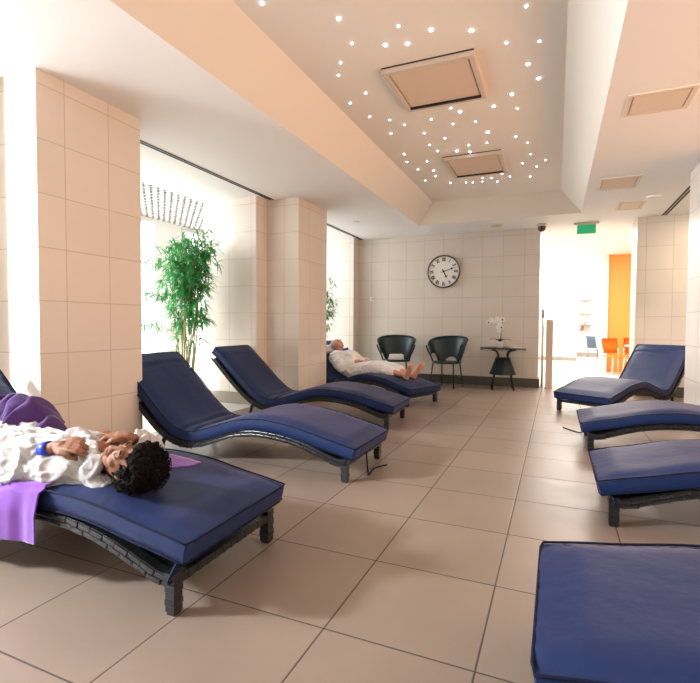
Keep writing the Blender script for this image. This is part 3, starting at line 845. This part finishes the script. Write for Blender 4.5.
# ------------------------------------------------------------------ bamboo
def bamboo(loc,height,spread,seed,label,n_cane=12,leaves=3600,side=None):
    rnd=random.Random(seed)
    root=empty('potted_bamboo',loc,label=label,cat='plant')
    bm=bmesh.new(); lathe(bm,[(.14,0),(.15,.01),(.185,.34),(.19,.36),(.175,.36),(.165,.33),(.02,.33)],32); obj('pot',bm,M['pot'],root,True)
    bm=bmesh.new(); lathe(bm,[(.166,.325),(.1,.335),(.01,.337)],24); obj('soil',bm,M['soil'],root,True)
    cb=bmesh.new(); lf=bmesh.new(); nodes=[]
    for k in range(n_cane):
        a=rnd.random()*6.28; r0=.03+.08*rnd.random(); tx=rnd.gauss(0,spread*.25); ty=rnd.gauss(0,spread*.25)
        h=height*rnd.uniform(.78,1.0); base=Vector((r0*cos(a),r0*sin(a),.32)); bow=Vector((rnd.gauss(0,.06),rnd.gauss(0,.06),0))
        P=[]
        for j in range(26):
            t_=j/25; P.append(base+Vector((tx*t_**1.5,ty*t_**1.5,(h-.32)*t_))+bow*sin(t_*3.1))
        rr=[.0115*(1-.6*j/25)*(1.12 if j%2==0 else 1.0) for j in range(26)]
        tube(cb,P,rr,7)
        nodes.append(P)
    def leaf(p,d,L,w):
        d=d.normalized(); sd=d.cross(Vector((0,0,1)))
        if sd.length<.05: sd=Vector((1,0,0))
        sd.normalize(); n=sd.cross(d)
        q=[]; 
        for t_,ww in ((0,.12),(.2,.85),(.5,1),(.8,.5),(1,0.02)):
            c=p+d*L*t_+Vector((0,0,-L*.35*t_*t_))
            q.append((lf.verts.new(c-sd*w*ww+n*w*.25),lf.verts.new(c),lf.verts.new(c+sd*w*ww+n*w*.25)))
        for a_,b_ in zip(q,q[1:]):
            lf.faces.new((a_[0],a_[1],b_[1],b_[0])); lf.faces.new((a_[1],a_[2],b_[2],b_[1]))
    cnt=0
    while cnt<leaves:
        P=rnd.choice(nodes); t_=rnd.random()
        zz=t_**.62
        if zz<.30 : continue
        if zz<.72 and rnd.random()<.5: continue
        if zz<.45 and rnd.random()<.6: continue
        p=P[min(25,int(zz*25))]
        a=rnd.random()*6.28; out=spread*(.30+.75*rnd.random()**1.3)*(1.0 if zz>.72 else .85)
        d=Vector((cos(a),sin(a),rnd.uniform(-.05,.6)))
        e=p+d*out*.55
        if e.z>height+.02: continue
        if side and rnd.random()<.0: pass
        tube(cb,[p,p+(e-p)*.5+Vector((0,0,.02)),e],.0016,3,cap=False)
        for m_ in range(rnd.randint(6,10)):
            dd=(d*.6+Vector((rnd.gauss(0,.6),rnd.gauss(0,.6),rnd.gauss(-.05,.5))))
            leaf(e-(e-p)*rnd.random()*.4,dd,rnd.uniform(.09,.17),rnd.uniform(.008,.013)); cnt+=1
    for (bz,L,az) in (side or []):
        p=Vector((0,0,bz)); d=Vector((cos(az),sin(az),.22)); e=p+d*L
        tube(cb,[p,p+d*L*.5,e],.003,4,cap=False)
        for m_ in range(64):
            s_=rnd.uniform(.45,1.05)
            leaf(p+d*L*s_,d*.5+Vector((rnd.gauss(0,.6),rnd.gauss(0,.6),rnd.gauss(0,.4))),rnd.uniform(.10,.18),rnd.uniform(.008,.013))
    obj('canes',cb,M['cane'],root,True)
    tag(obj('foliage',lf,M['leaf'],root,False,recalc=False),kind='stuff')
bamboo((-4.56,5.02,0),2.50,.46,11,'tall green bamboo with yellowish canes standing in the bright left window bay',side=[(1.02,.74,3.58),(1.85,.68,3.55),(1.45,.5,3.7),(1.15,.30,.2)])
bamboo((-4.22,8.15,0),2.15,.45,12,'pale bamboo partly hidden behind the middle tiled pillar in the far bay',leaves=1800)

# ------------------------------------------------------------------ clock
t=empty('wall_clock',(-2.07,9.48,2.215),label='large round white clock with roman numerals on the far tiled wall',cat='clock')
def xz(bm):  # lathe was built around z; turn so that +z points to -y
    bmesh.ops.rotate(bm,cent=(0,0,0),matrix=Matrix.Rotation(pi/2,3,'X'),verts=bm.verts)
CR=.325
bm=bmesh.new(); lathe(bm,[(CR,0),(CR,.05),(CR-.008,.058),(CR-.022,.058),(CR-.024,.03)],64); xz(bm); obj('rim',bm,mat('clock_rim',(.12,.10,.09),.35,.6),t,True); 
bm=bmesh.new(); lathe(bm,[(CR-.02,.01),(CR-.02,.035),(.01,.035)],64); xz(bm); obj('dial',bm,M['clockface'],t,False)
def text_mesh(s,size):
    cu=bpy.data.curves.new('t','FONT'); cu.body=s; cu.size=size; cu.align_x='CENTER'; cu.align_y='CENTER'; cu.extrude=.001; cu.offset=.004
    o=bpy.data.objects.new('t',cu); COL.objects.link(o); dg=bpy.context.evaluated_depsgraph_get()
    me=bpy.data.meshes.new_from_object(o.evaluated_get(dg)); bpy.data.objects.remove(o); return me
bm=bmesh.new()
for k,s in enumerate(('XII','I','II','III','IIII','V','VI','VII','VIII','IX','X','XI')):
    me=text_mesh(s,.10); a=-k*pi/6
    me.transform(Matrix.Translation((0,-.037,0))@Matrix.Rotation(pi/2,4,'X')@Matrix.Rotation(a,4,'Z')@Matrix.Translation((0,.235,0))@Matrix.Diagonal((.62,1,1,1)))
    bm.from_mesh(me); obj('numeral',bm,M['ink'],t); bm=bmesh.new()
for k in range(60):
    a=k*pi/30; c,s_=sin(a),cos(a)
    box(bm,-.002,.002,-.001,.001,.285,.297,0,Matrix.Translation((0,-.036,0))@Matrix.Rotation(-a,4,'Y').inverted())
tag(obj('minute_track',bm,M['ink'],t),kind='stuff')
def hand_(ang,L,w,name,tail=.05):
    bm=bmesh.new(); Mx=Matrix.Translation((0,-.041,0))@Matrix.Rotation(R(ang),4,'Y')
    for (x0,x1,z0,z1) in ((-w/2,w/2,-tail,L*.62),(-w*1.2,w*1.2,L*.62,L*.74),(-w/4,w/4,L*.74,L)): box(bm,x0,x1,-.0015,.0015,z0,z1,0,Mx)
    obj(name,bm,M['ink'],t)
hand_(153,.16,.022,'hour_hand'); hand_(72,.25,.015,'minute_hand')
bm=bmesh.new(); lathe(bm,[(.016,.036),(.016,.046),(.004,.048)],20); xz(bm); obj('hub',bm,M['ink'],t,True)

# wall switch
t=empty('wall_switch',(-3.60,9.48,1.70),label='small white wall control plate on the left of the far tiled wall',cat='switch')
bm=bmesh.new(); box(bm,-.04,.04,-.014,0,-.045,.045,.004); obj('plate',bm,M['whiteplastic'],t)
bm=bmesh.new(); box(bm,.012,.030,-.019,-.013,-.022,.022,.002); obj('rocker',bm,mat('grey',(.3,.3,.3),.4),t)

# ------------------------------------------------------------------ wicker chairs
def make_chair():
    root=empty('wicker_armchair')
    # back panel: barrel band opening outward; angle 0 = rear (+y)
    bm=bmesh.new()
    NA,NZ=64,12
    def zb(a):   # bottom edge height by angle (deg)
        d=abs(a)
        if d<26: return .50+.055*(1-(d/26)**2)
        if d<52: return .475
        if d<64: return .475
        if d<70: return .475+(d-64)/6*.13
        return .605+.02*sin((min(d,104)-70)/34*pi)
    def zt(a): return .935-.16*(abs(a)/112)**2.2
    for lay in (0,1):
        V=[]
        for i in range(NA+1):
            a=-112+224*i/NA; row=[]
            for j in range(NZ+1):
                z=zb(a)+(zt(a)-zb(a))*j/NZ; f=(z-.47)/.46
                r=.225+.135*f**.9-.012*lay+.002*((i+j)%2)
                row.append(bm.verts.new((r*sin(R(a))*1.04, r*cos(R(a))*.92, z)))
            V.append(row)
        for i in range(NA):
            for j in range(NZ):
                q=(V[i][j],V[i+1][j],V[i+1][j+1],V[i][j+1])
                bm.faces.new(q if lay==0 else q[::-1])
        if lay==0: V0=V
    for i in range(NA):
        for j in (0,NZ):
            bm.faces.new((V0[i][j],V0[i+1][j],V[i+1][j],V[i][j]))
    obj('backrest',bm,M['wickerblack'],root,True)
    bm=bmesh.new(); pts=[]
    for i in range(41):
        a=-114+228*i/40; z=zt(a)+.006; f=(z-.47)/.46; r=.225+.135*f**.9-.006; pts.append((r*sin(R(a))*1.04,r*cos(R(a))*.92,z))
    tube(bm,pts,.017,8)
    obj('top_rail',bm,M['wickerblack'],root,True)
    bm=bmesh.new(); lathe(bm,[(.02,.445),(.24,.445),(.256,.455),(.258,.468),(.245,.480),(.02,.474)],36)
    for v in bm.verts: v.co.y*=.94
    obj('seat',bm,M['wickerblack'],root,True)
    # side struts, rising from the seat to the rail front ends
    for s in (-1,1):
        bm=bmesh.new(); tube(bm,crom([(s*.235,-.06,.455),(s*.262,-.085,.56),(s*.315,-.105,.68),(s*.345,-.12,.775)],4),.015,8); obj('arm_post',bm,M['wickerblack'],root,True)
    legs=[(-.19,-.16,-.225,-.21),(.19,-.16,.225,-.21),(-.17,.17,-.20,.25),(.17,.17,.20,.25)]
    for a in legs:
        bm=bmesh.new(); tube(bm,[(a[0],a[1],.45),((a[0]+a[2])/2,(a[1]+a[3])/2,.22),(a[2],a[3],0)],.0125,8); obj('leg',bm,M['black'],root,True)
    bm=bmesh.new()
    c=[(l[0]+(l[2]-l[0])*.55,l[1]+(l[3]-l[1])*.55,.20) for l in legs]
    for a,b in ((0,1),(2,3),(0,2),(1,3)): tube(bm,[c[a],c[b]],.008,6)
    obj('stretcher',bm,M['black'],root,True)
    return root
ch=make_chair(); ch2=copy_tree(ch)
ch.location=(-1.87,8.90,0); ch.rotation_euler=(0,0,R(-12))
ch.scale=(1.06,1.06,1.0)
tag(ch,'black wicker tub chair nearest the round table, seat empty','chair','black wicker tub chairs')
ch2.location=(-2.87,8.93,0); ch2.rotation_euler=(0,0,R(14))
ch2.scale=(1.06,1.06,1.0)
tag(ch2,'black wicker tub chair with a folded white towel on its seat','chair','black wicker tub chairs')
bm=bmesh.new()
for k in range(3): box(bm,-.15+.01*k,.15-.012*k,-.12,.10,.0+.033*k,.035+.033*k,.014)
ellip(bm,(.10,-.08,.08),(.06,.05,.03),12)
o=remesh('folded_towel',bm,M['terry_lifted'],None,.006,3,lambda p,n:.004*noise.noise(p*22)); o.location=(-2.86,8.90,.484); o.rotation_euler=(0,0,R(14))
tag(o,'folded white towel lying on the seat of the left black chair','towel')

# ------------------------------------------------------------------ bistro table
t=empty('bistro_table',(-.88,9.0,0),label='round black metal bistro table with curved supports by the wall end',cat='table')
bm=bmesh.new(); lathe(bm,[(.02,.735),(.375,.735),(.395,.738),(.402,.748),(.395,.758),(.02,.758)],48); obj('tabletop',bm,M['black'],t,True)
bm=bmesh.new()
for k in range(40):
    a=k*2*pi/40; tube(bm,[(.39*cos(a+j),.39*sin(a+j),.735-.022*sin(q)) for j,q in ((-.07,0),(-.035,1.57),(0,2.2),(.035,1.57),(.07,0))],.003,4)
obj('scalloped_rim',bm,M['black'],t,True)
for k in range(4):
    a=pi/4+k*pi/2+.15; c,s=cos(a),sin(a)
    bm=bmesh.new(); tube(bm,crom([(.13*c,.13*s,.56),(.115*c,.115*s,.62),(.16*c,.16*s,.69),(.29*c,.29*s,.732)],5),.016,8); obj('curved_support',bm,M['black'],t,True)
    bm=bmesh.new(); tube(bm,[(.14*c,.14*s,.56),(.20*c,.20*s,.28),(.262*c,.262*s,0)],.013,8); obj('leg',bm,M['black'],t,True)
bm=bmesh.new(); N_=48; rg=[]
for j in range(15):
    z=.575-.30*j/14; r=.125+.105*(j/14)**1.1
    rg.append([bm.verts.new((r*(1+.018*((k+j)%2))*cos(2*pi*k/N_),r*(1+.018*((k+j)%2))*sin(2*pi*k/N_),z)) for k in range(N_)])
for a,b in zip(rg,rg[1:]):
    for k in range(N_): bm.faces.new((a[k],a[(k+1)%N_],b[(k+1)%N_],b[k]))
bm.faces.new(rg[0])
bmesh.ops.solidify(bm,geom=bm.faces[:],thickness=.006)
obj('wicker_skirt',bm,M['wickerblack'],t,False)
# orchid
t=empty('potted_orchid',(-.93,8.95,.758),label='white orchid in a small white pot on the bistro table',cat='plant')
bm=bmesh.new(); lathe(bm,[(.045,0),(.05,.005),(.062,.10),(.065,.108),(.056,.108),(.05,.095),(.01,.095)],24); obj('pot',bm,M['pot'],t,True)
stem=crom([(0,0,.09),(.02,0,.25),(.045,0,.42),(.02,0,.51),(-.08,0,.515),(-.20,0,.45)],6)
bm=bmesh.new(); tube(bm,stem,.0045,6); tube(bm,[(0.01,0,.09),(.03,.01,.42)],.003,5); obj('stem',bm,M['leafdark'],t,True)
for a,L in ((.2,.20),(2.9,.20),(1.2,.14),(4.4,.15)):
    bm=bmesh.new(); rows=[]
    for j in range(9):
        q=j/8; w=.030*sin(pi*min(1,q*.9+.1)); c=Vector((cos(a),sin(a),0))*L*q+Vector((0,0,.10+.05*sin(q*2.6))); sd=Vector((-sin(a),cos(a),0))
        rows.append([c-sd*w+Vector((0,0,.008)),c,c+sd*w+Vector((0,0,.008))])
    V=[[bm.verts.new(p) for p in r_] for r_ in rows]
    for r0,r1 in zip(V,V[1:]):
        for k in (0,1): bm.faces.new((r0[k],r0[k+1],r1[k+1],r1[k]))
    bmesh.ops.solidify(bm,geom=bm.faces[:],thickness=.004); obj('leaf',bm,M['leafdark'],t,True)
rnd=random.Random(5)
for p in ((-.20,0,.45),(-.15,-.01,.50),(-.10,-.02,.47),(-.05,-.015,.51),(0,-.02,.49),(.045,-.02,.50),(.0,-.02,.42),(-.03,-.03,.37),(.03,-.03,.36),(-.01,-.03,.30)):
    bm=bmesh.new(); c=Vector(p)+Vector((0,-.02,0)); ph=rnd.random()
    for k in range(5):
        a=ph+k*2*pi/5; rt_=Matrix.Rotation(-a,3,'Y')
        ellip(bm,c+rt_@Vector((.024,0,0)),(.026,.006,.019),10,rt_)
    f=obj('flower',bm,M['petal'],t,True)
    if p[0]>.02 or p[0]<-.19: bm=bmesh.new(); ellip(bm,c+Vector((0,-.012,0)),(.016,.012,.016),8); obj('flower_centre',bm,M['magenta'],f,True)
bm=bmesh.new()
for k in range(2): box(bm,-.10,.10,-.07,.07,.004*k,.004*k+.0035,.001,Matrix.Rotation(.15*k,4,'Z'))
o=obj('magazine',bm,M['paper']); o.location=(-.66,8.92,.759); o.rotation_euler=(0,0,.3); tag(o,'thin folded leaflet lying on the right of the bistro table','magazine')

# ------------------------------------------------------------------ doorway things
t=empty('bronze_post',(-.115,9.60,0),label='square bronze metal post standing at the edge of the doorway',cat='post')
bm=bmesh.new(); box(bm,-.06,.06,-.06,.06,.03,1.25,.006); obj('column_body',bm,M['bronze'],t)
bm=bmesh.new(); box(bm,-.055,.055,-.055,.055,1.25,1.27,.004); obj('cap',bm,M['chrome'],t)
bm=bmesh.new(); box(bm,-.07,.07,-.07,.07,0,.03,.004); obj('base_plate',bm,M['bronze'],t)
t=empty('slim_pole',(-.235,9.62,0),label='slim white pole with dark tip beside the bronze post',cat='pole')
bm=bmesh.new(); tube(bm,[(0,0,0),(0,0,1.30)],.022,12); obj('shaft',bm,M['white'],t,True)
bm=bmesh.new(); tube(bm,[(0,0,1.30),(0,0,1.46)],.02,12); obj('tip',bm,M['brownlens'],t,True)
# shelves far away
for k,z in enumerate((2.12,1.62,1.20,.98)):
    t=empty('wall_shelf',(1.0,19.78,z),label=['top white display shelf far beyond the doorway','second white display shelf from the top, beyond the doorway','third white display shelf from the top, beyond the doorway','lowest white display shelf beyond the doorway'][k],cat='shelf',group='display shelves beyond the doorway')
    bm=bmesh.new(); box(bm,-.22,.22,-.12,.12,-.015,.015,.003); obj('board',bm,M['skirt_pale'],t)
    for s in (-1,1):
        bm=bmesh.new(); box(bm,s*.16-.01,s*.16+.01,-.08,.12,-.07,-.015); obj('bracket',bm,M['white'],t)
def bottle(x,z,m,lab,h=.16):
    t=empty('bottle',(x,19.74,z+.015),label=lab,cat='bottle')
    bm=bmesh.new(); lathe(bm,[(.035,0),(.04,.01),(.04,h*.65),(.018,h*.8),(.016,h*.85)],16); obj('bottle_body',bm,m,t,True)
    bm=bmesh.new(); lathe(bm,[(.019,h*.84),(.019,h),(.01,h)],12); obj('cap',bm,M['dark'],t,True)
bottle(.88,.98,M['bottle'],'dark red bottle on the lowest shelf beyond the doorway',.24)
bottle(.98,1.20,mat('pinkish',(.5,.3,.25),.4),'small pinkish bottle on the third shelf beyond the doorway')
bottle(.92,1.62,M['whiteplastic'],'small white bottle on the second shelf beyond the doorway',.2)
def cafe_chair(loc,rz,ms,ml,label,group=None,name='cafe_chair'):
    t=empty(name,loc,rz,label,'chair',group)
    bm=bmesh.new(); box(bm,-.21,.21,-.2,.2,.43,.455,.012); obj('seat',bm,ms,t,True)
    bm=bmesh.new(); rows=[]
    for i in range(13):
        a=-1+2*i/12; rows.append([bm.verts.new((.20*a,.19+.05*(1-a*a)+.06*j,.50+.36*j)) for j in (0,.5,1)])
    for a,b in zip(rows,rows[1:]):
        for j in (0,1): bm.faces.new((a[j],b[j],b[j+1],a[j+1]))
    bmesh.ops.solidify(bm,geom=bm.faces[:],thickness=.012); obj('backrest',bm,ms,t,True)
    for sx in (-1,1):
        for sy in (-1,1):
            bm=bmesh.new(); tube(bm,[(sx*.17,sy*.16,.44),(sx*.22,sy*.21,0)],.012,8); obj('leg',bm,ml,t,True)
        bm=bmesh.new(); tube(bm,[(sx*.19,.17,.44),(sx*.195,.21,.62)],.011,8); obj('back_post',bm,ml,t,True)
cafe_chair((1.13,15.9,0),2.2,M['greyblue'],M['greyblue'],'grey-blue chair half hidden beyond the doorway beside the white divider')
GC='orange chairs by the orange wall'
cafe_chair((1.30,12.9,0),.5,M['orangeplastic'],M['whiteplastic'],'orange cafe chair with white legs, left of the two by the orange wall',GC)
cafe_chair((1.72,13.36,0),-.1,M['orangeplastic'],M['whiteplastic'],'orange cafe chair closest against the orange wall',GC)
t=empty('cafe_table',(1.70,12.45,0),label='small white round table between the orange chairs',cat='table')
bm=bmesh.new(); lathe(bm,[(.02,.70),(.27,.70),(.28,.71),(.27,.725),(.02,.725)],32); obj('tabletop',bm,M['whiteplastic'],t,True)
bm=bmesh.new(); lathe(bm,[(.18,0),(.18,.012),(.03,.03),(.025,.69),(.06,.70)],24); obj('pedestal',bm,M['whiteplastic'],t,True)

# ------------------------------------------------------------------ lights
def area(name,loc,target,sx,sy,power,col):
    l=bpy.data.lights.new(name,'AREA'); l.shape='RECTANGLE'; l.size=sx; l.size_y=sy; l.energy=power; l.color=col
    o=bpy.data.objects.new(name,l); COL.objects.link(o); o.location=loc
    o.rotation_euler=(Vector(target)-Vector(loc)).to_track_quat('-Z','Y').to_euler(); return o
area('daylight_near_bay',(-5.7,-.9,2.75),(-1.4,2.4,.2),.45,.45,640,(.90,.95,1))
area('daylight_bay_middle',(-5.6,4.3,2.9),(-4.3,5.0,.6),1.2,2.4,95,(.95,.98,1))
area('daylight_bay_far',(-5.6,8.2,2.9),(-4.3,8.6,.6),1.2,2.0,140,(.86,.94,1))
area('corridor_lamp',(.5,11.0,2.9),(.5,11.0,0),2.4,1.8,190,(1,.93,.84))
area('corridor_lamp_far',(.6,16.5,2.9),(.6,16.5,0),3.5,3.5,240,(1,.96,.92))
area('corridor_end_lamp',(1.8,18.8,2.9),(1.8,18.8,0),2.0,1.5,100,(1,.96,.92))
o=area('room_lamp_right_bay',(3.85,3.6,1.2),(-2.8,4.0,3.0),4.5,1.6,92,(1,.48,.20)); o.data.spread=R(110)
area('room_lamp_right_ceiling',(2.3,4.3,2.9),(1.6,4.4,0),1.0,3.0,120,(1,.78,.66))
area('room_lamp_right_far',(2.6,8.0,2.9),(2.4,8.0,0),1.0,1.2,45,(1,.80,.58))
l=bpy.data.lights.new('downlight_lamp','SPOT'); l.energy=150; l.color=(1,.80,.72); l.spot_size=R(95); l.spot_blend=.5; l.shadow_soft_size=.06
o=bpy.data.objects.new('downlight_lamp',l); COL.objects.link(o); o.location=(1.20,7.78,2.90)
area('added_fill_rear',(-.6,-2.4,2.9),(-1.0,2.5,1.0),3.0,1.0,18,(1,.96,.93))  # added fill from behind the camera, unseen and without a fitting
w=bpy.data.worlds.new('world'); S.world=w; w.use_nodes=True
w.node_tree.nodes['Background'].inputs[0].default_value=(.9,.95,1,1); w.node_tree.nodes['Background'].inputs[1].default_value=.3

# ------------------------------------------------------------------ camera
cam=bpy.data.cameras.new('camera'); co=bpy.data.objects.new('camera',cam); COL.objects.link(co)
cam.sensor_fit='HORIZONTAL'; cam.sensor_width=36; cam.lens=F/700*36; cam.clip_start=.05
Mx=Matrix.Identity(4)
for i in range(3): Mx[i][0]=rt[i]; Mx[i][1]=up[i]; Mx[i][2]=-fwd[i]
Mx.translation=Vector((0,0,CH)); co.matrix_world=Mx
S.camera=co
S.view_settings.view_transform='Standard'; S.view_settings.look='None'; S.view_settings.gamma=1; S.view_settings.use_curve_mapping=False
S.view_settings.exposure=-.06
S.cycles.use_denoising=True; S.cycles.max_bounces=10; S.cycles.diffuse_bounces=6; S.cycles.sample_clamp_indirect=8
